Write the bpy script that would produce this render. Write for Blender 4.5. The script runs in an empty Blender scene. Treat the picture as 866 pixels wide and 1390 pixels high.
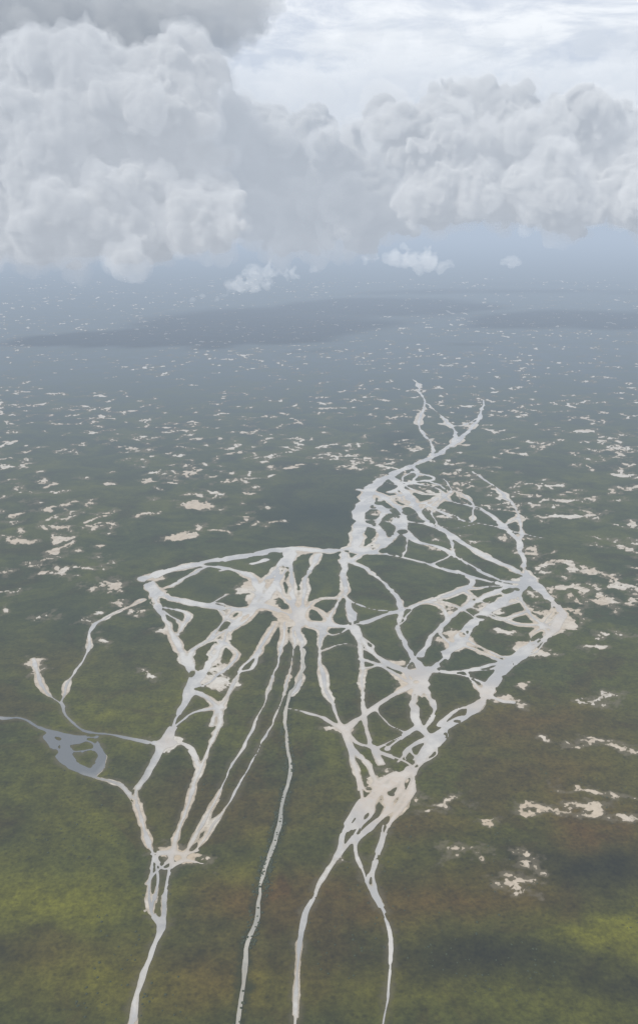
import bpy, math, numpy as np, random, bmesh, time
from mathutils import Vector, noise as mn
T0=time.time()
scene=bpy.context.scene
H=1500.0; F=1275.0; P=math.radians(17.2)
CP,SP=math.cos(P),math.sin(P)
def link(o): scene.collection.objects.link(o); return o
cam=bpy.data.cameras.new("camera"); cam.sensor_fit='VERTICAL'; cam.sensor_height=36; cam.lens=36*F/1390
cam.clip_start=1; cam.clip_end=2e6
co=link(bpy.data.objects.new("camera",cam)); co.location=(0,0,H); co.rotation_euler=(math.pi/2-P,0,0); scene.camera=co
scene.view_settings.view_transform='Standard'
def ray(x,y):
    dx=x-433.0; dy=695.0-y
    return dx, dy*SP+F*CP, dy*CP-F*SP
def gnd(x,y):
    a,b,c=ray(x,y); t=H/(-c); return a*t,b*t,t*F
def at(x,y,d):
    a,b,c=ray(x,y); k=d/F; return Vector((a*k,b*k,H+c*k))

# ---------- materials helper
class NT:
    def __init__(s,nt): s.nt=nt
    def n(s,t,**k):
        x=s.nt.nodes.new(t)
        ins=k.pop('i',{})
        for a,b in k.items(): setattr(x,a,b)
        for a,b in ins.items(): s.set(x.inputs[a],b)
        return x
    def set(s,inp,b):
        if isinstance(b,bpy.types.NodeSocket): s.nt.links.new(b,inp)
        elif isinstance(b,bpy.types.Node): s.nt.links.new(b.outputs[0],inp)
        else: inp.default_value=b
    def math(s,op,a,b=0.0,c=0.0,clamp=False):
        x=s.n('ShaderNodeMath',operation=op,use_clamp=clamp); s.set(x.inputs[0],a); s.set(x.inputs[1],b); s.set(x.inputs[2],c); return x.outputs[0]
    def ramp(s,v,lo,hi,a=0.0,b=1.0):
        x=s.n('ShaderNodeMapRange',interpolation_type='SMOOTHSTEP'); s.set(x.inputs[0],v)
        for i,q in zip((1,2,3,4),(lo,hi,a,b)): s.set(x.inputs[i],q)
        return x.outputs[0]
    def mix(s,f,a,b,blend='MIX'):
        x=s.n('ShaderNodeMix',data_type='RGBA',blend_type=blend); s.set(x.inputs[0],f); s.set(x.inputs[6],a); s.set(x.inputs[7],b); return x.outputs[2]
    def noise(s,vec,scale,detail=5,rough=.55,dist=0.0):
        x=s.n('ShaderNodeTexNoise'); s.set(x.inputs['Vector'],vec); x.inputs['Scale'].default_value=scale
        x.inputs['Detail'].default_value=detail; x.inputs['Roughness'].default_value=rough; x.inputs['Distortion'].default_value=dist
        return x.outputs[0]
def newmat(name):
    m=bpy.data.materials.new(name); m.use_nodes=True; m.node_tree.nodes.clear(); return m,NT(m.node_tree)
def C(r,g,b): return (r,g,b,1.0)

# ---------- sun + world
el,az=math.radians(42),math.radians(-138)
sd=Vector((math.sin(az)*math.cos(el),math.cos(az)*math.cos(el),math.sin(el)))
sun=bpy.data.lights.new("sun",'SUN'); sun.energy=5.0; sun.angle=math.radians(8); sun.color=(1,.96,.88)
so=link(bpy.data.objects.new("sun",sun)); so.rotation_euler=sd.to_track_quat('Z','Y').to_euler()
w=bpy.data.worlds.new("World"); scene.world=w; w.use_nodes=True; w.node_tree.nodes.clear(); n=NT(w.node_tree)
sky=n.n('ShaderNodeTexSky',sky_type='NISHITA',sun_disc=False,sun_elevation=el,sun_rotation=az)
bg=n.n('ShaderNodeBackground',i={0:sky.outputs[0],1:.1})
tc=n.n('ShaderNodeTexCoord').outputs['Generated']
sep=n.n('ShaderNodeSeparateXYZ',i={0:tc})
mp=n.n('ShaderNodeMapping',i={0:tc}); mp.inputs['Scale'].default_value=(2.4,2.4,9); mp.inputs['Rotation'].default_value=(0,0.12,0)
na=n.noise(mp.outputs[0],2.2,9,.60,.7)
mp2=n.n('ShaderNodeMapping',i={0:tc}); mp2.inputs['Scale'].default_value=(6,6,22)
nb=n.noise(mp2.outputs[0],2.0,9,.64,.6)
v=n.math('ADD',n.math('MULTIPLY',na,.6),n.math('MULTIPLY',nb,.4))
col=n.mix(n.ramp(v,.42,.60),C(.56,.57,.61),C(1.0,.97,.92))
zr=n.ramp(sep.outputs[2],.17,.45,1.85,.60)
bc=n.n('ShaderNodeBackground',i={0:col,1:zr})
mx=n.n('ShaderNodeMixShader',i={0:.95,1:bg.outputs[0],2:bc.outputs[0]})
n.n('ShaderNodeOutputWorld',i={0:mx.outputs[0]})

# ---------- numpy noise
def hsh(k):
    k=k&0xffffffff
    k=((k^(k>>13))*1274126177)&0xffffffff
    k=((k^(k>>15))*2246822519)&0xffffffff
    return ((k^(k>>16))&0xffffffff)/4294967295.0
def vnoise(x,y,seed):
    xi=np.floor(x).astype(np.int64); yi=np.floor(y).astype(np.int64)
    fx=x-xi; fy=y-yi; fx=fx*fx*(3-2*fx); fy=fy*fy*(3-2*fy)
    h=lambda a,b: hsh(a*374761393+b*668265263+seed*974634777)
    return (h(xi,yi)*(1-fx)+h(xi+1,yi)*fx)*(1-fy)+(h(xi,yi+1)*(1-fx)+h(xi+1,yi+1)*fx)*fy
def fbm(x,y,sc,seed,o=4,r=.55):
    t=0;a=1;s=0
    for i in range(o):
        t=t+a*(vnoise(x/sc+13.7*i,y/sc-7.1*i,seed+i)-.5)*2; s+=a; a*=r; sc/=2.03
    return t/s
def n3d(p,sc,seed):
    q=p/sc; i=np.floor(q).astype(np.int64); f=q-i; f=f*f*f*(f*(f*6-15)+10)
    r=0
    for dx in (0,1):
        wx=f[:,0] if dx else 1-f[:,0]
        for dy in (0,1):
            wy=f[:,1] if dy else 1-f[:,1]
            for dz in (0,1):
                wz=f[:,2] if dz else 1-f[:,2]
                r=r+wx*wy*wz*hsh((i[:,0]+dx)*374761393+(i[:,1]+dy)*668265263+(i[:,2]+dz)*2147483647+seed*974634777)
    return (r-.5)*2

cols=np.concatenate([[-20000,-9000,-4500,-2500,-1500,-1000,-700,-500,-360,-260],np.arange(-190,1060,1.5),[1130,1230,1370,1600,2000,2800,4500,8000,16000]])
rows=np.concatenate([[303.5,306,309,312,316,320,324,328,332],np.arange(336,640,1.1),np.arange(640,1420,1.5),[1450,1500,1580,1700,1850,2100]])
PX,PY=np.meshgrid(cols,rows)
WX,WY,WD=gnd(PX,PY)
NR,NC=PX.shape
BIG=400.0
def cat(pts,m=6):
    p=[pts[0]]+list(pts)+[pts[-1]]; out=[]
    p=[np.array(q,float) for q in p]
    for i in range(1,len(p)-2):
        for k in range(m):
            t=k/m; a,b,c,d=p[i-1],p[i],p[i+1],p[i+2]
            q=.5*((2*b)+(-a+c)*t+(2*a-5*b+4*c-d)*t*t+(-a+3*b-3*c+d)*t**3)
            q[2]=b[2]*(1-t)+c[2]*t; out.append(q)
    out.append(p[-2]); return np.array(out)
CORE=np.full((NR,NC),BIG)
def polyfield(pl,wig=1.0,seed=0,core=None):
    fld=np.full((NR,NC),BIG)
    q=cat(pl)
    gx,gy,gd=gnd(q[:,0],q[:,1])
    hw=q[:,2]*gd/F*.5
    amp=wig*5.0*gd/4000.0
    gx=gx+fbm(gx,gy,70,seed+5,3)*amp*2.5; gy=gy+fbm(gx,gy,90,seed+9,3)*amp*3
    hw=hw*(1+fbm(gx,gy,80,seed+3,3)*.65)
    for i in range(len(q)-1):
        m=28
        c0,c1=np.searchsorted(cols,[min(q[i,0],q[i+1,0])-m,max(q[i,0],q[i+1,0])+m])
        r0,r1=np.searchsorted(rows,[min(q[i,1],q[i+1,1])-m,max(q[i,1],q[i+1,1])+m])
        X=WX[r0:r1,c0:c1];Y=WY[r0:r1,c0:c1]
        ax,ay=gx[i],gy[i]; bx,by=gx[i+1]-ax,gy[i+1]-ay
        L=bx*bx+by*by+1e-6
        t=np.clip(((X-ax)*bx+(Y-ay)*by)/L,0,1)
        d=np.hypot(X-ax-t*bx,Y-ay-t*by); h=(hw[i]*(1-t)+hw[i+1]*t)
        fld[r0:r1,c0:c1]=np.minimum(fld[r0:r1,c0:c1],d-h)
        if core is not None: core[r0:r1,c0:c1]=np.minimum(core[r0:r1,c0:c1],d-np.minimum(h*.6,5.0*gd[i]/4000))
    return fld
CH=[
[(655,543,3),(650,568,5),(625,595,7),(592,618,8),(560,632,10),(530,645,15),(505,662,20),(490,690,20),(487,720,18),(480,745,16)],
[(562,515,2),(575,545,2.5),(568,578,4),(583,598,4),(588,618,5)],
[(575,545,2),(600,565,3),(618,590,5),(612,606,5)],
[(650,568,4),(625,578,2.5),(600,575,2)],
[(530,645,12),(545,662,11),(560,682,11),(575,705,11),(605,722,9),(640,745,9),(680,765,10),(715,783,12)],
[(500,680,12),(530,700,14),(560,732,11),(600,745,9),(640,768,8),(680,788,9),(712,790,12)],
[(545,655,6),(590,662,4),(610,680,4),(650,690,4),(688,718,6),(706,745,7),(715,780,9)],
[(640,640,2.5),(672,662,3.5),(698,690,5),(706,715,6),(706,745,6)],
[(575,683,4),(620,705,4),(660,712,3),(700,722,4),(735,730,3)],
[(488,665,10),(515,672,10),(540,690,10),(548,712,9),(530,733,9),(505,750,10),(480,748,10)],
[(495,712,8),(520,722,8),(508,740,8)],
[(515,650,8),(500,672,10),(520,692,8),(512,712,8),(528,735,8)],
[(560,640,6),(590,650,4),(560,655,6),(530,668,8)],
[(198,785,20),(240,772,17),(290,762,17),(340,754,18),(395,745,20),(440,748,16),(480,745,18),(505,750,14),(560,760,8),(610,775,8),(660,788,8),(700,797,12)],
[(200,795,16),(230,812,12),(280,822,13),(330,828,16),(355,818,15),(375,790,11),(395,748,16)],
[(270,768,9),(310,772,10),(338,782,10),(350,800,10),(345,820,12)],
[(225,800,9),(250,785,7),(280,768,7)],
[(360,760,10),(330,768,7),(300,775,5)],
[(350,820,13),(385,832,11),(410,845,11),(445,848,10),(480,850,9),(530,832,9),(570,820,7),(610,808,8),(640,790,7),(620,775,5)],
[(392,748,9),(396,790,7),(400,835,8),(411,880,6),(408,920,5),(395,945,5)],
[(432,752,6),(416,785,6),(412,815,5),(410,848,7)],
[(372,790,6),(385,810,6),(405,830,6),(420,850,6)],
[(365,812,7),(352,800,7),(372,775,7),(388,755,9)],
[(387,845,4.5),(382,880,3.5),(372,920,3),(355,965,3),(330,1015,3.5),(302,1065,4),(275,1120,5),(250,1165,6)],
[(374,845,4),(352,880,4),(332,905,4.5),(314,935,4.5),(298,962,5),(285,985,5)],
[(400,850,3),(398,890,2.3),(388,935,2.3),(368,985,2.3),(345,1030,2.3),(322,1072,2.3),(292,1118,2.3),(265,1155,3)],
[(468,750,10),(468,800,8),(480,850,10),(490,895,9),(491,950,7),(500,1000,7),(520,1045,9)],
[(436,850,5),(434,900,4.5),(450,955,5),(472,1005,6),(485,1050,6),(490,1085,6)],
[(468,800,6),(452,830,5),(437,862,5)],
[(470,760,8),(500,775,5),(530,800,6),(545,825,8),(540,858,6),(556,885,7),(572,912,14)],
[(480,850,10),(505,885,8),(540,908,9),(575,915,22)],
[(490,895,7),(520,905,6),(550,925,8),(575,930,18)],
[(715,785,20),(700,805,18),(668,825,15),(640,848,17),(618,872,14),(600,895,17),(575,912,26)],
[(690,795,9),(655,812,8),(615,835,6),(590,860,5),(572,890,9)],
[(715,785,18),(742,808,13),(760,832,16),(748,858,12),(722,880,12),(690,905,10),(664,940,12),(640,965,14),(602,990,12),(572,1028,15),(545,1055,16),(500,1085,14)],
[(600,1000,8),(560,1040,9),(525,1055,9),(500,1075,9)],
[(735,868,7),(705,885,6),(678,915,6),(655,945,7)],
[(650,955,7),(618,965,6),(596,985,7)],
[(660,945,10),(680,952,9),(697,955,7)],
[(702,805,7),(716,830,5),(735,848,5),(750,852,6)],
[(640,850,6),(628,875,5),(600,885,6)],
[(575,915,22),(563,950,12),(568,985,12),(586,1003,10)],
[(585,910,9),(620,912,6),(660,905,6),(700,893,6),(725,880,7)],
[(570,925,13),(525,948,9),(492,972,11),(465,988,12),(432,972,5),(388,960,4)],
[(575,935,12),(590,960,6),(575,990,7)],
[(465,988,12),(485,1008,8),(515,1020,8),(545,1030,9),(560,1040,10)],
[(470,985,8),(475,1010,8),(500,1040,8),(515,1070,9)],
[(590,1000,9),(560,1012,7),(540,1035,8)],
[(568,985,9),(548,1000,6),(528,1018,7)],
[(515,1068,13),(490,1090,10),(472,1122,9),(457,1160,8),(432,1200,7),(412,1250,6.5),(405,1300,6.5),(400,1410,7)],
[(520,1068,10),(528,1095,7),(507,1122,6),(484,1148,5.5),(498,1195,4.5),(522,1240,4),(529,1300,4),(520,1410,4)],
[(562,1045,10),(556,1080,9),(530,1115,7),(512,1160,4.5),(508,1205,3.5),(522,1240,4)],
[(488,1090,8),(486,1120,6),(474,1145,5.5),(458,1162,7)],
[(505,1083,7),(503,1108,5),(480,1124,5.5)],
[(515,1075,7),(496,1103,5),(470,1128,6)],
[(548,1078,6),(535,1098,5.5),(515,1112,5),(490,1130,4.5),(478,1142,5)],
[(545,1052,7),(542,1072,6),(522,1090,6)],
[(203,790,14),(220,830,8),(235,862,8),(252,892,11),(262,930,15),(242,970,10),(226,1005,16),(203,1045,9),(185,1082,7),(198,1125,7),(208,1165,8),(201,1200,7),(206,1238,8),(220,1260,10),(207,1292,12),(190,1340,11),(180,1410,11)],
[(345,820,13),(312,855,10),(290,890,12),(265,930,16)],
[(318,850,7),(285,868,5.5),(262,882,5),(252,900,7)],
[(300,870,6),(322,890,5),(300,915,6),(275,930,8)],
[(225,825,6),(255,835,6),(240,862,6)],
[(262,935,13),(298,965,6),(290,1000,5.5),(272,1040,6.5),(264,1070,5.5),(250,1110,5),(237,1150,6.5),(228,1190,6),(222,1240,6),(220,1262,8)],
[(226,1010,18),(255,1012,11),(272,1040,7)],
[(228,1000,9),(255,972,5),(300,960,5)],
[(195,815,2.5),(150,836,3),(125,853,4.5),(118,890,4.5),(92,928,4),(85,962,4),(108,990,5),(150,998,6),(200,1008,9),(226,1010,14)],
[(45,895,6),(55,930,4),(88,960,4)],
[(-60,965,6),(0,975,9),(30,975,6),(60,990,10),(90,1000,15),(130,1000,9)],
[(66,1000,14),(80,1020,18),(102,1040,20),(130,1047,16),(138,1025,9),(120,1008,14),(92,1006,20)],
[(80,1010,16),(100,1020,16),(125,1018,10)],
[(125,1052,9),(158,1065,6),(185,1085,7)],
[(205,1160,9),(225,1158,9),(250,1160,7),(270,1156,4)],
[(208,1165,7),(225,1180,6),(250,1168,6),(275,1172,3)],
[(201,1200,6),(212,1185,6),(230,1170,6)],
[(212,1175,5),(214,1205,4.5),(206,1235,5)],
[(575,683,3),(612,668,3),(600,650,3)],
[(355,880,4),(345,905,5),(325,912,5)],
[(498,1195,3),(514,1165,2.5),(522,1120,3)],
]
lr=random.Random(35)
allp=[(q[0],q[1]) for pl in CH for q in cat(pl,4)]
ZN=[(210,390,770,870,7),(575,765,790,950,20),(475,720,600,770,22),(505,600,960,1050,5),(400,575,760,935,9)]
mids=[]
for x0,x1,y0,y1,cnt in ZN:
    zp=[p for p in allp if x0<p[0]<x1 and y0<p[1]<y1]
    nl=0; k=0
    while nl<cnt and k<8000:
        k+=1
        a=lr.choice(zp); b=lr.choice(zp)
        dx,dy=b[0]-a[0],(b[1]-a[1])
        d=math.hypot(dx,dy*1.8)
        if 28<d<90 and abs(dy)<46:
            mx_,my_=(a[0]+b[0])/2-dy*lr.uniform(-.45,.45),(a[1]+b[1])/2+dx*lr.uniform(-.22,.22)
            if any(math.hypot(mx_-u,(my_-v_)*1.7)<18 for u,v_ in mids): continue
            if sum(1 for u,v_ in allp if math.hypot(mx_-u,(my_-v_)*1.7)<9)>1: continue
            mids.append((mx_,my_))
            wd=lr.choice([1.8,2,2.5,3,3,4]); CH.append([(a[0],a[1],wd+1.5),(mx_,my_,wd),(b[0],b[1],wd+1.5)]); nl+=1
ks=4.5
acc=np.zeros((NR,NC))
for i,pl in enumerate(CH):
    pl=[(x,y,wd*.92+.1) for x,y,wd in pl]
    f=polyfield(pl,1.0,i*3,CORE)
    acc+=np.exp(-np.clip(f,-120,400)/(ks))
FW=-ks*np.log(acc+1e-30); FW=np.minimum(FW,BIG)
sc=WD/4000.0
FW=FW+np.minimum(fbm(WX,WY,45,77,4,.5)*5.0+fbm(WX,WY,160,99,3)*3.5,3.5)*sc
isl=fbm(WX*1.0,WY*.6,46,123,3,.45)
FW=FW+np.clip(isl-.30,0,1)*90
FW=np.minimum(FW,CORE+fbm(WX,WY,25,7,2)*.7*sc)
def island(px,py,wpx,hpx):
    global FW
    x,y,d=gnd(px,py); a=wpx/2*d/F; ya=gnd(px,py-hpx/2)[1]; yb=gnd(px,py+hpx/2)[1]; b=(ya-yb)/2
    u=(WX-x+fbm(WX,WY,80,5,3)*12)/a; v=(WY-y+fbm(WX,WY,80,15,3)*14)/b
    f=(np.sqrt(u*u+v*v)-1)*min(a,b)
    FW=np.where(f<60,np.maximum(FW,-f),FW)
for q in [(112,1033,15,6),(330,770,36,8),(290,766,26,6),(250,776,22,5),(372,752,20,5),(505,740,12,6),(515,683,16,5),(530,700,14,6),(505,703,12,6),(530,1042,34,10),(515,1098,10,8),(590,945,16,12),(562,925,8,4),(735,825,30,18),(230,800,24,7),(310,798,56,18),(500,655,14,4),(545,722,16,6),(365,790,10,6),(628,862,10,8),(655,838,14,5),(700,800,10,4),(620,980,12,4),(262,915,8,10),(290,885,6,8),(528,1078,12,7),(500,1070,10,6),(384,822,10,5),(384,775,8,12)]: island(*q)
CN=[[(411,882,4),(408,918,4),(393,945,4),(388,965,4.5),(388,1000,4.5),(393,1050,4.5),(379,1110,5.5),(361,1180,5),(346,1245,5),(334,1300,5.5),(318,1410,5.5)]]
FC=polyfield(CN[0],1.5,900)+fbm(WX,WY,40,17,4)*3.5*sc

# ---------- sand pans
rng=random.Random(11)
PF=np.full((NR,NC),BIG)
UX=WX+fbm(WX,WY,120,31,5,.7)*68; UY=WY+fbm(WX,WY,120,57,5,.7)*100
def blob(cx,cy,a,b,th):
    R=max(a,b)*1.4+80
    py0=695+F*math.tan(math.atan2(H,cy+R)-P); py1=695+F*math.tan(math.atan2(H,max(cy-R,300))-P)
    k=F/(cy*CP+H*SP)
    px=433+cx*k; m=R*k*1.15+3
    c0,c1=np.searchsorted(cols,[px-m,px+m]); r0,r1=np.searchsorted(rows,[py0-1,py1+1])
    if c1<=c0 or r1<=r0: return
    X=UX[r0:r1,c0:c1]-cx; Y=UY[r0:r1,c0:c1]-cy
    c,s=math.cos(th),math.sin(th)
    u=(X*c+Y*s)/a; v=(-X*s+Y*c)/b
    PF[r0:r1,c0:c1]=np.minimum(PF[r0:r1,c0:c1],(np.sqrt(u*u+v*v)-1)*min(a,b))
def dens(px,py):
    d=1.0
    if py<520: d=.8
    if py<430: d=.6
    if py>600: d=1.4
    if py>760: d=1.5
    if py>880: d=.15
    if 370<px<480 and 640<py<760: d=.0
    if py>900 and 150<px<640: d=0
    if 190<px<700 and 745<py<1000: d=.05
    if px<330 and py>920: d=.0
    if px>560 and 440<py<560: d*=1.3
    if px<350 and 560<py<760: d*=1.2
    if px>600 and 560<py<860: d*=1.2
    return d
for k in range(44000):
    wy=rng.uniform(1800,27000); wx=rng.uniform(-.6,.6)*(wy*CP+H*SP)
    kk=F/(wy*CP+H*SP); px=433+wx*kk
    pyy=695+F*math.tan(math.atan2(H,wy)-P)
    cl=float(fbm(np.array([wx+wy*.6]),np.array([wy*.45]),700,5,3)[0])
    if rng.random()>dens(px,pyy)*(0.65+.9*cl)*(wy/27000)*.95: continue
    th=rng.gauss(1.3,.8); x,y=wx,wy; fs=(1+wy/26000*.4)*rng.choice([.5,.7,.9,1.4])
    for j in range(rng.randint(2,7)):
        a=rng.uniform(10,25)*fs; b=a*rng.uniform(.3,.62)
        blob(x,y,a,b,th)
        x+=math.cos(th)*a*1.3; y+=math.sin(th)*a*1.3; th+=rng.gauss(0,.8)
        if rng.random()<.2: x,y=wx,wy; th+=rng.uniform(1,2.5)
def pblob(px,py,wpx,hpx,th=0):
    x,y,d=gnd(px,py); a=wpx/2*d/F; b=hpx/2*d/F*(d/H)*.9
    blob(x,y,a,b,th)
for q in [(810,1012,48,7,-.15),(838,1020,34,6,-.2),(722,1090,36,7,0),(752,1094,30,8,0),(790,1096,38,7,0),(808,1071,46,6,-.3),(848,1082,42,6,-.2),(850,1112,36,7,0),
          (655,1118,14,11,1),(655,1108,10,12,1),(635,1166,36,6,-.1),(708,1166,14,8,1.2),(735,1002,18,7,0),(810,879,38,9,0),(815,815,38,8,0),(790,585,34,5,-.4),(765,700,50,6,-.2),
          (45,905,22,22,.5),(685,858,26,8,0),(765,845,34,22,0),(770,800,30,9,.2),(355,815,46,30,0),(398,840,46,26,0),(565,925,46,38,0),(258,1164,44,20,0),(525,1062,44,22,0),(690,955,30,10,0),
          (225,1010,46,26,0),(300,930,36,12,0),(218,860,18,14,.8),(470,985,40,20,0),(535,900,30,12,0),(60,778,20,4,0),(110,768,30,4,0),(245,727,44,9,0),(270,688,40,8,0),
          (715,925,20,8,0),(840,800,26,8,0),(800,775,30,6,0),(590,1085,26,4,0),(575,1100,14,4,0),(235,1150,34,18,0),(455,1165,16,10,0),(140,870,10,16,.6),(720,880,34,18,0),
          (205,785,30,14,0),(345,800,36,22,0),(620,870,40,24,0),(400,750,30,10,0),(660,830,30,18,0),(712,790,34,14,0),(275,925,30,18,0),(30,735,34,8,0),(20,700,20,6,0),(5,830,14,8,0),(150,655,20,5,0),(845,645,30,5,0)]:
    pblob(*q)
PF=PF+fbm(WX,WY,34,44,5,.78)*20
fr=fbm(WX,WY,260,201,3)
SF=np.minimum(PF, FW-np.clip(fr*46-3+fbm(WX,WY,25,62,3)*6,-2,15)*sc)
def soft(lst):
    a=np.zeros((NR,NC))
    wx=PX+fbm(PX,PY,60,3,4)*40; wy=PY+fbm(PX,PY,60,8,4)*18
    for x,y,rx,ry,s in lst:
        a+=s*np.exp(-(((wx-x)/rx)**2+((wy-y)/ry)**2)*1.2)
    return a
TINT=soft([(90,1020,90,60,2.0),(205,1230,60,90,.5),(410,1260,60,80,.4),(20,980,60,30,1),(600,880,40,30,.25),(700,800,30,20,.25)])-soft([(525,1080,70,60,.8),(250,1160,50,30,.8),(480,985,50,30,.5),(230,1005,40,20,.5),(560,940,60,40,.4),(660,950,40,20,.6),(380,835,50,20,.4),(755,850,30,40,.5)])
TAN=soft([(780,1090,160,110,1.0),(650,1140,60,50,.9),(250,1160,60,40,1),(60,730,160,60,.5),(270,700,120,40,.5),(770,830,80,60,.6),(520,1080,70,50,.8),(570,930,50,40,.6),(370,830,60,40,.5)])

def cut(name,FV,z,TV):
    M=FV<0
    tot=(M[:-1,:-1].astype(int)+M[1:,:-1]+M[:-1,1:]+M[1:,1:])
    vid={};vs=[];fs=[];dv=[];tv=[]
    def corner(r,c):
        k=(r,c)
        i=vid.get(k)
        if i is None:
            i=len(vs); vid[k]=i; vs.append((WX[r,c],WY[r,c],z)); dv.append(-FV[r,c]); tv.append(TV[r,c])
        return i
    def edge(a,b):
        k=(a,b) if a<b else (b,a)
        i=vid.get(k)
        if i is None:
            (r0,c0),(r1,c1)=k
            f0,f1=FV[r0,c0],FV[r1,c1]; t=min(max(f0/(f0-f1),.02),.98)
            i=len(vs); vid[k]=i; vs.append((WX[r0,c0]*(1-t)+WX[r1,c1]*t,WY[r0,c0]*(1-t)+WY[r1,c1]*t,z)); dv.append(0); tv.append(TV[r0,c0])
        return i
    for r,c in zip(*np.nonzero(tot)):
        r=int(r);c=int(c)
        q=[(r+1,c),(r+1,c+1),(r,c+1),(r,c)]
        if tot[r,c]==4: fs.append([corner(*k) for k in q]); continue
        poly=[]
        for i in range(4):
            a,b=q[i],q[(i+1)%4]; ma,mb=M[a],M[b]
            if ma: poly.append(corner(*a))
            if ma!=mb: poly.append(edge(a,b))
        if len(poly)>=3: fs.append(poly)
    me=bpy.data.meshes.new(name); me.from_pydata(vs,[],fs); me.update()
    for nm,dd in (('depth',dv),('tint',tv)):
        a=me.attributes.new(nm,'FLOAT','POINT'); a.data.foreach_set('value',np.array(dd,np.float32))
    return link(bpy.data.objects.new(name,me))

# ---------- ground
me=bpy.data.meshes.new("ground")
vv=np.stack([WX,WY,np.zeros_like(WX)],-1).reshape(-1,3)
idx=np.arange(NR*NC).reshape(NR,NC)
q=np.stack([idx[1:,:-1],idx[1:,1:],idx[:-1,1:],idx[:-1,:-1]],-1).reshape(-1,4)
me.vertices.add(len(vv)); me.vertices.foreach_set('co',vv.ravel())
me.loops.add(q.size); me.loops.foreach_set('vertex_index',q.ravel().astype(np.int32))
me.polygons.add(len(q)); me.polygons.foreach_set('loop_start',np.arange(0,q.size,4,dtype=np.int32))
me.update(calc_edges=True)
def attr(name,a):
    at_=me.attributes.new(name,'FLOAT','POINT'); at_.data.foreach_set('value',a.astype(np.float32).ravel())
attr('shore',np.clip(FW,-20,200)); attr('pan',np.clip(PF,-20,200)); attr('reed',np.clip(FC,-20,200))
attr('lush_sunlit',soft([(825,1262,110,26,.9),(850,1290,60,30,.5),(60,1225,120,45,.8),(130,1330,120,40,.6),(250,960,60,40,.2),(120,960,120,60,.4),(150,1120,80,40,.5),(620,1180,120,40,.2),(700,1350,200,40,.4),(330,1180,40,30,.3),(420,1340,120,30,.4)]))  # lush growth, with sunlit foreground patches painted into the ground colour
attr('brown',soft([(390,1225,140,50,1.0),(378,1205,22,16,.8),(660,1215,150,45,1.0),(720,985,150,40,.7),(560,1120,80,30,.6),(300,1090,160,50,.6),(300,1330,300,50,.7),(820,1130,90,40,.9),(60,900,80,30,.4),(300,900,200,60,.2),(760,1060,120,50,.6),(60,1290,80,30,.5)]))  # brown ground; the lower right patch also paints in cloud shadow
attr('dark',soft([(430,703,62,26,1.3),(553,598,26,16,1.0),(300,795,34,14,.6),(100,830,100,30,.3),(0,1290,60,30,.8),(420,650,60,30,.4),(640,940,40,14,.3),(530,970,30,14,.3),(860,1340,120,30,.9),(660,1300,170,34,1.1),(560,1190,60,25,.4),(830,1180,90,34,1.1),(700,1160,100,24,.7),(30,1120,60,30,.4),(250,1300,50,20,.4)]))  # dark bush ground, plus cloud shadow painted in at lower right
m,n=newmat("grassland")
pos=n.n('ShaderNodeNewGeometry').outputs['Position']
A=lambda s:n.n('ShaderNodeAttribute',attribute_name=s).outputs['Fac']
n1=n.noise(pos,1/1100,6,.6,.5); n2=n.noise(pos,1/300,10,.66,.8); n3=n.noise(pos,1/55,8,.72); n4=n.noise(pos,1/12,5,.75)
vor=n.n('ShaderNodeTexVoronoi'); n.set(vor.inputs['Vector'],pos); vor.inputs['Scale'].default_value=1/20
base=n.mix(n.ramp(n1,.38,.62),C(.062,.065,.010),C(.034,.042,.011))
base=n.mix(n.math('MULTIPLY',n.ramp(n2,.50,.66),.6),base,C(.086,.086,.011))
base=n.mix(n.math('MULTIPLY',n.ramp(n2,.48,.36),.6),base,C(.050,.035,.009))
base=n.mix(n.math('MULTIPLY',A('brown'),n.ramp(n2,.35,.6,.5,1.1),clamp=True),base,C(.080,.048,.012))
base=n.mix(n.math('MULTIPLY',A('lush_sunlit'),n.ramp(n2,.38,.58,.5,1.1),clamp=True),base,C(.118,.116,.009))
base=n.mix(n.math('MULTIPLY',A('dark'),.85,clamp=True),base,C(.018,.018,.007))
val=n.math('MULTIPLY',n.ramp(n3,.3,.7,.66,1.34),n.ramp(n4,.3,.7,.72,1.28))
val=n.math('MULTIPLY',val,n.ramp(vor.outputs['Distance'],.05,.35,.72,1.05))
g=n.n('ShaderNodeCombineXYZ',i={0:val,1:val,2:val})
base=n.mix(1.0,base,g.outputs[0],'MULTIPLY')
yy=n.n('ShaderNodeSeparateXYZ',i={0:pos}).outputs[1]
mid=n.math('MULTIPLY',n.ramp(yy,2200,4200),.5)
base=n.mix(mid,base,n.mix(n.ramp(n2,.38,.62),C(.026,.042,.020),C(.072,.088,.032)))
hazef=n.math('MULTIPLY',n.ramp(yy,3800,11500),n.ramp(n2,.3,.7,1.0,.75))
base=n.mix(hazef,base,C(.11,.14,.165))  # distance haze painted into the far ground as blue-grey
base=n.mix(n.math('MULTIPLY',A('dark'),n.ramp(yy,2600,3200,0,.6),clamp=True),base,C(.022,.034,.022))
sh=n.math('ADD',A('shore'),n.math('MULTIPLY',n.math('SUBTRACT',n3,.5),70))
base=n.mix(n.ramp(sh,18,-6,0,.5),base,C(.15,.13,.085))
rd=n.math('ADD',A('reed'),n.math('MULTIPLY',n.math('SUBTRACT',n3,.5),60))
base=n.mix(n.math('MULTIPLY',n.ramp(rd,24,0,0,.7),n.ramp(n2,.42,.56)),base,C(.022,.030,.012))
pn=n.math('ADD',A('pan'),n.math('MULTIPLY',n.math('SUBTRACT',n3,.5),60))
base=n.mix(n.ramp(pn,20,-2,0,.6),base,C(.17,.145,.10))
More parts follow.
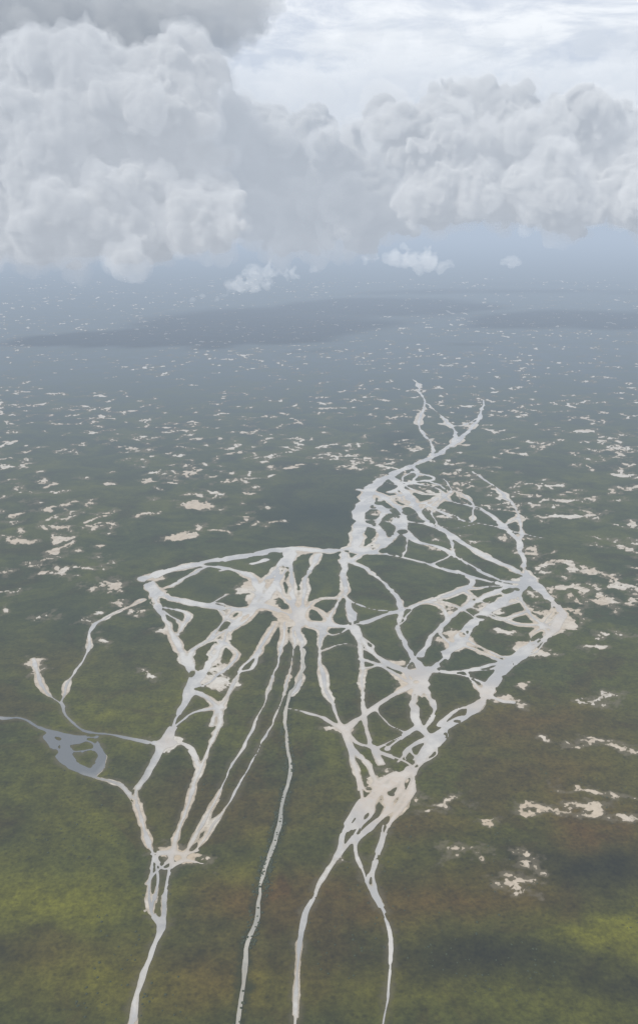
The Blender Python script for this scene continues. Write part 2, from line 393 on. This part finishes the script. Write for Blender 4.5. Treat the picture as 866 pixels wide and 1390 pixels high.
bs=n.n('ShaderNodeBsdfPrincipled',i={'Base Color':base,'Roughness':.95}); bs.inputs['Specular IOR Level'].default_value=.05
n.n('ShaderNodeOutputMaterial',i={0:bs.outputs[0]})
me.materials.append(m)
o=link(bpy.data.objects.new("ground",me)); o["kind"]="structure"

m,n=newmat("sand")
pos=n.n('ShaderNodeNewGeometry').outputs['Position']
a=n.noise(pos,1/300,5,.6); b=n.noise(pos,1/30,8,.7)
yy=n.n('ShaderNodeSeparateXYZ',i={0:pos}).outputs[1]
ti=n.n('ShaderNodeAttribute',attribute_name='tint').outputs['Fac']
dp=n.n('ShaderNodeAttribute',attribute_name='depth').outputs['Fac']
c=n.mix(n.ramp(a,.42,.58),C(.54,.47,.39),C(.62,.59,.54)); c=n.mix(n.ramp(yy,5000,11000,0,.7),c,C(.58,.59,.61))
c=n.mix(n.math('MULTIPLY',ti,.8,clamp=True),c,C(.54,.44,.32))
c=n.mix(n.ramp(b,.3,.62),n.mix(.45,c,C(.25,.2,.14)),c)
c=n.mix(n.ramp(n.math('ADD',dp,n.math('MULTIPLY',n.math('SUBTRACT',b,.5),16)),6,0,0,.6),c,C(.26,.22,.15))
bs=n.n('ShaderNodeBsdfPrincipled',i={'Base Color':c,'Roughness':.8})
n.n('ShaderNodeOutputMaterial',i={0:bs.outputs[0]}); sandm=m
def watermat(name,c1,c2,r):
    m,n=newmat(name)
    pos=n.n('ShaderNodeNewGeometry').outputs['Position']
    a=n.noise(pos,1/200,8,.62,.6); b=n.noise(pos,1/25,6,.7); a2=n.noise(pos,1/400,4,.55)
    dp=n.n('ShaderNodeAttribute',attribute_name='depth').outputs['Fac']
    ti=n.n('ShaderNodeAttribute',attribute_name='tint').outputs['Fac']
    c=n.mix(n.ramp(a,.40,.60),c1,c2)  # paler tone paints sky glare into the water colour
    c=n.mix(n.math('MULTIPLY',n.math('MULTIPLY',ti,-1.0),n.ramp(b,.3,.6,.6,1.2),clamp=True),c,C(.54,.46,.38))
    e=n.math('ADD',dp,n.math('MULTIPLY',n.math('SUBTRACT',b,.5),26))
    c=n.mix(n.math('MULTIPLY',n.ramp(e,8,0,0,.6),n.ramp(a2,.42,.60,.2,1)),c,C(.40,.355,.29))
    c=n.mix(n.math('MULTIPLY',ti,.7,clamp=True),c,C(.145,.155,.165))
    c=n.mix(n.ramp(b,.55,.78,0,.4),c,C(.24,.23,.20))
    bs=n.n('ShaderNodeBsdfPrincipled',i={'Base Color':c,'Roughness':r})
    n.n('ShaderNodeOutputMaterial',i={0:bs.outputs[0]}); return m
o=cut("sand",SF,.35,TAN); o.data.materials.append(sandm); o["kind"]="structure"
o=cut("water",FW,.8,TINT); o.data.materials.append(watermat("shallow_water",C(.42,.42,.425),C(.61,.595,.57),.2)); o["kind"]="structure"
o=cut("stream",FC,1.2,np.maximum(TINT,0)*.3); o.data.materials.append(watermat("reedy_water",C(.30,.30,.27),C(.46,.45,.40),.4)); o["kind"]="structure"
print('t',time.time()-T0)

# ---------- bushes
br=random.Random(4)
bm=bmesh.new(); bmesh.ops.create_icosphere(bm,subdivisions=1,radius=1); bv=np.array([x.co[:] for x in bm.verts]); bf=np.array([[k.index for k in x.verts] for x in bm.faces]); bm.free()
BV=[];BF=[];nb_=0
def bush(x,y,r):
    global nb_
    v=bv*np.array([r,r,r*.6])*(1+np.random.RandomState(nb_).uniform(-.25,.25,(len(bv),1)))+np.array([x,y,r*.2])
    BV.append(v); BF.append(bf+nb_*len(bv)); nb_+=1
cq=cat(CN[0],20)
cl_=[br.randrange(int(len(cq)*.35),len(cq)) for i in range(26)]
for i in range(420):
    q=cq[min(len(cq)-1,max(0,br.choice(cl_)+int(br.gauss(0,2))))]; s=br.choice([-1,1]); x,y,d=gnd(q[0],q[1]); bush(x+s*(q[2]*.5*d/F+abs(br.gauss(3,6))),y+br.gauss(0,14),br.uniform(1.5,4))
for i in range(1500):
    px,py=br.uniform(-40,900),br.uniform(900,1400); x,y,d=gnd(px,py)
    r_=np.searchsorted(rows,py); c_=np.searchsorted(cols,px)
    if FW[r_,c_]>6 and FC[r_,c_]>3 and PF[r_,c_]>6 and mn.noise(Vector((x/260,y/260,3)))>.12: bush(x,y,br.uniform(1.5,3))
me=bpy.data.meshes.new("bushes"); me.from_pydata(np.concatenate(BV).tolist(),[],np.concatenate(BF).tolist())
o=link(bpy.data.objects.new("bushes",me)); o["kind"]="stuff"; o["label"]="dark green bushes scattered over the wet grassland"; o["category"]="bushes"
m,n=newmat("bush_leaves"); pos=n.n('ShaderNodeNewGeometry').outputs['Position']
bs=n.n('ShaderNodeBsdfPrincipled',i={'Base Color':n.mix(n.noise(pos,1/8,4),C(.025,.035,.014),C(.05,.06,.022)),'Roughness':.95}); n.n('ShaderNodeOutputMaterial',i={0:bs.outputs[0]}); me.materials.append(m)

# ---------- sky dome (thin haze)
SIG=4.8e-5
bm=bmesh.new(); bmesh.ops.create_cone(bm,cap_ends=True,segments=96,radius1=600000,radius2=600000,depth=5600)
me=bpy.data.meshes.new("sky"); bm.to_mesh(me); bm.free()
o=link(bpy.data.objects.new("sky",me)); o.location=(0,0,2600); o["kind"]="structure"
m,n=newmat("haze")
ab=n.n('ShaderNodeVolumeAbsorption',i={0:C(0,0,0),1:SIG})
em=n.n('ShaderNodeEmission',i={0:C(.46,.545,.665),1:SIG})  # glow stands in for daylight scattered by the haze
ad=n.n('ShaderNodeAddShader',i={0:ab.outputs[0],1:em.outputs[0]})
mo=n.n('ShaderNodeOutputMaterial'); n.set(mo.inputs['Volume'],ad.outputs[0]); me.materials.append(m)

# ---------- clouds
def cloudvol(D,e_,g_=-.5,cool=1.0):
    m,n=newmat("cloud_vapour")
    s=n.n('ShaderNodeVolumeScatter',i={'Color':C(1,1,1),'Density':D,'Anisotropy':g_})
    e=n.n('ShaderNodeEmission',i={0:C((1-.10*cool)*e_,(1-.02*cool)*e_,(1+.12*cool)*e_),1:D})  # added fill glow, in place of light scattered many times inside the cloud
    ad=n.n('ShaderNodeAddShader',i={0:s.outputs[0],1:e.outputs[0]})
    mo=n.n('ShaderNodeOutputMaterial'); n.set(mo.inputs['Volume'],ad.outputs[0]); return m
CV=cloudvol(.016,.20,-.5,.1); CM=cloudvol(.0018,.28,-.5,.1); CW=cloudvol(.0026,.36,-.5,.3)
CMD=cloudvol(.0020,.0,0); CB=cloudvol(.0012,.48,0,0); CT=cloudvol(.0007,.36,0,0)
def ico():
    bm=bmesh.new(); bmesh.ops.create_icosphere(bm,subdivisions=2,radius=1)
    v=np.array([x.co[:] for x in bm.verts]); f=np.array([[k.index for k in x.verts] for x in bm.faces]); bm.free(); return v,f
IV,IF=ico()
def remesh_obj(o,voxel,it):
    md=o.modifiers.new("r",'REMESH'); md.mode='VOXEL'; md.voxel_size=voxel
    if it: sm=o.modifiers.new("s",'SMOOTH'); sm.iterations=it
    dg=bpy.context.evaluated_depsgraph_get(); me2=bpy.data.meshes.new_from_object(o.evaluated_get(dg))
    old=o.data; nm=old.name
    o.modifiers.clear(); o.data=me2; bpy.data.meshes.remove(old); me2.name=nm
    return me2
def remesh(name,V,Fc,voxel):
    me=bpy.data.meshes.new(name); me.from_pydata(V.tolist(),[],Fc.tolist())
    o=bpy.data.objects.new(name,me); link(o)
    me2=remesh_obj(o,voxel,2)
    N=len(me2.vertices); c=np.empty(N*3,np.float32); me2.vertices.foreach_get('co',c)
    no=np.empty(N*3,np.float32); me2.vertices.foreach_get('normal',no)
    return o,me2,c.reshape(-1,3).astype(float),no.reshape(-1,3).astype(float)
def finish(o,out,mat,voxel,it=1):
    me2=o.data
    me2.vertices.foreach_set('co',out.astype(np.float32).ravel()); me2.update()
    bpy.context.view_layer.update()
    me2=remesh_obj(o,voxel,it)
    me2.polygons.foreach_set('use_smooth',np.ones(len(me2.polygons),bool))
    me2.materials.clear(); me2.materials.append(mat)
def cloud(mains,depth,base,seed,vpx,mats,label,kids=12,gk=5,dj=.5,amp=1.0,mist=True,squash=.12,up=.35):
    r=random.Random(seed); S=[]; voxel=vpx*depth/F; s=3.8*depth/F*min(1,vpx/2.0)
    for x,y,rad in mains:
        R=rad*depth/F
        c=at(x,y,depth)+Vector((0,r.uniform(-1,1)*R*dj*2+R,0)); S.append((c,R))
        for i in range(kids):
            d=Vector((r.gauss(0,1),r.gauss(0,1)-.3,r.gauss(up,1))).normalized()
            R2=R*r.uniform(.18,.5); c2=c+d*R*r.uniform(.85,1.1); S.append((c2,R2))
            for j in range(gk):
                d2=(d*.8+Vector((r.gauss(0,1),r.gauss(0,1)-.2,r.gauss(.3,1))).normalized()).normalized()
                S.append((c2+d2*R2*.95,R2*r.uniform(.25,.55)))
    V=np.concatenate([IV*R*np.array([r.uniform(.85,1.35),r.uniform(.8,1.2),r.uniform(.65,1.05)])+np.array(c[:]) for c,R in S]); Fc=np.concatenate([IF+i*len(IV) for i in range(len(S))])
    org=V.mean(0); org[2]=base
    V=V-org
    # bend the billows with a coarse 3D turbulence so that no lobe stays a ball
    for k_,(sc_,am_) in enumerate(((s*22,4.0),(s*10,2.6))):
        dv_=np.stack([n3d(V,sc_,31+k_),n3d(V,sc_,41+k_),n3d(V,sc_,51+k_)*.6],-1)*s*am_
        V=V+dv_*np.clip(V[:,2:3]/(s*14),0,1)
    z=V[:,2]; V[:,2]=np.where(z<0,z*squash*.4,z)
    o,me2,c,no=remesh("cumulus_cloud",V,Fc,voxel); o.location=org.tolist()
    big=np.abs(n3d(c,s*18,1))*4.5+np.abs(n3d(c,s*8,2))*3.4
    t=big+np.abs(n3d(c,s*3.6,3))*2.8+np.abs(n3d(c,s*1.7,4))*2.4
    t=(t-3.6)*s*amp
    low=np.clip(1-c[:,2]/(s*10),0,1)**.6
    t=t*(1-low)+low*(n3d(c,s*9,5)*1.2+n3d(c,s*4,5)*1.2)*s
    out=c+no*t[:,None]
    if mist:
        u=1.6+n3d(c,s*8,7)*2.8+n3d(c,s*3.5,8)*2.4+n3d(c,s*1.8,9)*1.3
        out2=out+no*(np.maximum(u,.2)*s)[:,None]; out2[:,2]-=low*s*(2.0+n3d(c,s*5,11)*2)
        o2=link(bpy.data.objects.new("mist",me2.copy())); o2.data.name="mist"
        finish(o2,out2,mats[1],voxel*1.0,1); o2.parent=o
    finish(o,out,mats[0],voxel*.7,1)
    o["label"]=label; o["category"]="cloud"; o["group"]="cumulus clouds in a bank over the plain"
    print(len(c),time.time()-T0)
    return o
def zat(y,d): return at(0,y,d)[2]
W=(CV,CM)
cloud([(-70,312,70),(15,308,58),(90,305,58),(160,302,56),(222,305,48),(275,312,34),(30,245,75),(120,250,70),(200,255,50),(262,258,50),(-40,170,80),(60,175,70),(150,185,60),(110,120,60),(30,110,50),(220,170,55),(230,110,50)],10800,zat(366,10800),1,2.8,W,"broad white cumulus cloud with billowing tops and flat grey base",10,4,dj=.6)
cloud([(340,285,55),(410,275,58),(480,270,58),(540,262,48),(320,215,60),(385,195,48),(450,205,45),(505,220,42),(290,170,55)],14500,zat(348,14500),2,2.8,W,"white cumulus cloud with cauliflower tops and hazy underside",10,4,dj=.6)
cloud([(600,255,62),(680,262,52),(750,262,54),(820,252,60),(890,255,66),(590,185,58),(655,190,50),(730,195,50),(800,185,55),(880,180,60),(610,150,36),(700,160,34)],12300,zat(336,12300),3,2.8,W,"long grey and white cumulus cloud with shaded flat base",10,4,dj=.6)
cloud([(-70,20,90),(40,10,80),(140,15,70),(230,20,60),(310,0,50),(60,70,55),(-20,90,60),(190,60,50),(120,80,50),(20,130,50)],11300,zat(190,11300),4,4,(CMD,),"dark grey heavy cloud veil above the white cloud bank",12,4,mist=False,amp=1.6)
cloud([(340,130,40),(400,120,45),(470,125,40),(540,120,40),(610,115,36),(680,110,36),(760,115,40),(850,120,40)],16500,zat(200,16500),8,4,(CB,),"pale thin bright cloud layer behind the cloud bank",9,4,mist=False,amp=1.6)
cloud([(430,60,22),(480,52,26),(540,60,20),(600,50,24),(670,58,26),(740,48,22),(800,60,28),(870,50,30)],18000,zat(78,18000),12,5,(CT,),"thin broken sheet of high pale cloud",9,3,mist=False,amp=1.6)
def wisp(cx,cy,w_,h_,n_,seed,rmin,rmax,tilt=0):
    r=random.Random(seed); L=[]
    for i in range(n_):
        t=r.gauss(0,.4); L.append((cx+t*w_,cy+r.gauss(0,.35)*h_-tilt*t*w_,r.uniform(rmin,rmax)*(1-min(abs(t),.8)*.7)))
    return L
cloud(wisp(568,356,62,15,40,1,4.5,10),10800,zat(376,10800),5,1.4,(CW,),"small ragged white cloud puff below the cloud base",6,3,mist=False,amp=2.1)
cloud(wisp(345,382,74,13,60,2,3,7.5,.3),10400,zat(410,10400),6,1.3,(CW,),"thin torn wisp of cloud hanging over the plain",6,3,mist=False,amp=2.1)
cloud(wisp(692,356,18,5,14,3,3,6),11000,zat(366,11000),7,1.3,(CW,),"tiny white cloud tuft below the cloud base",6,2,mist=False,amp=1.4)
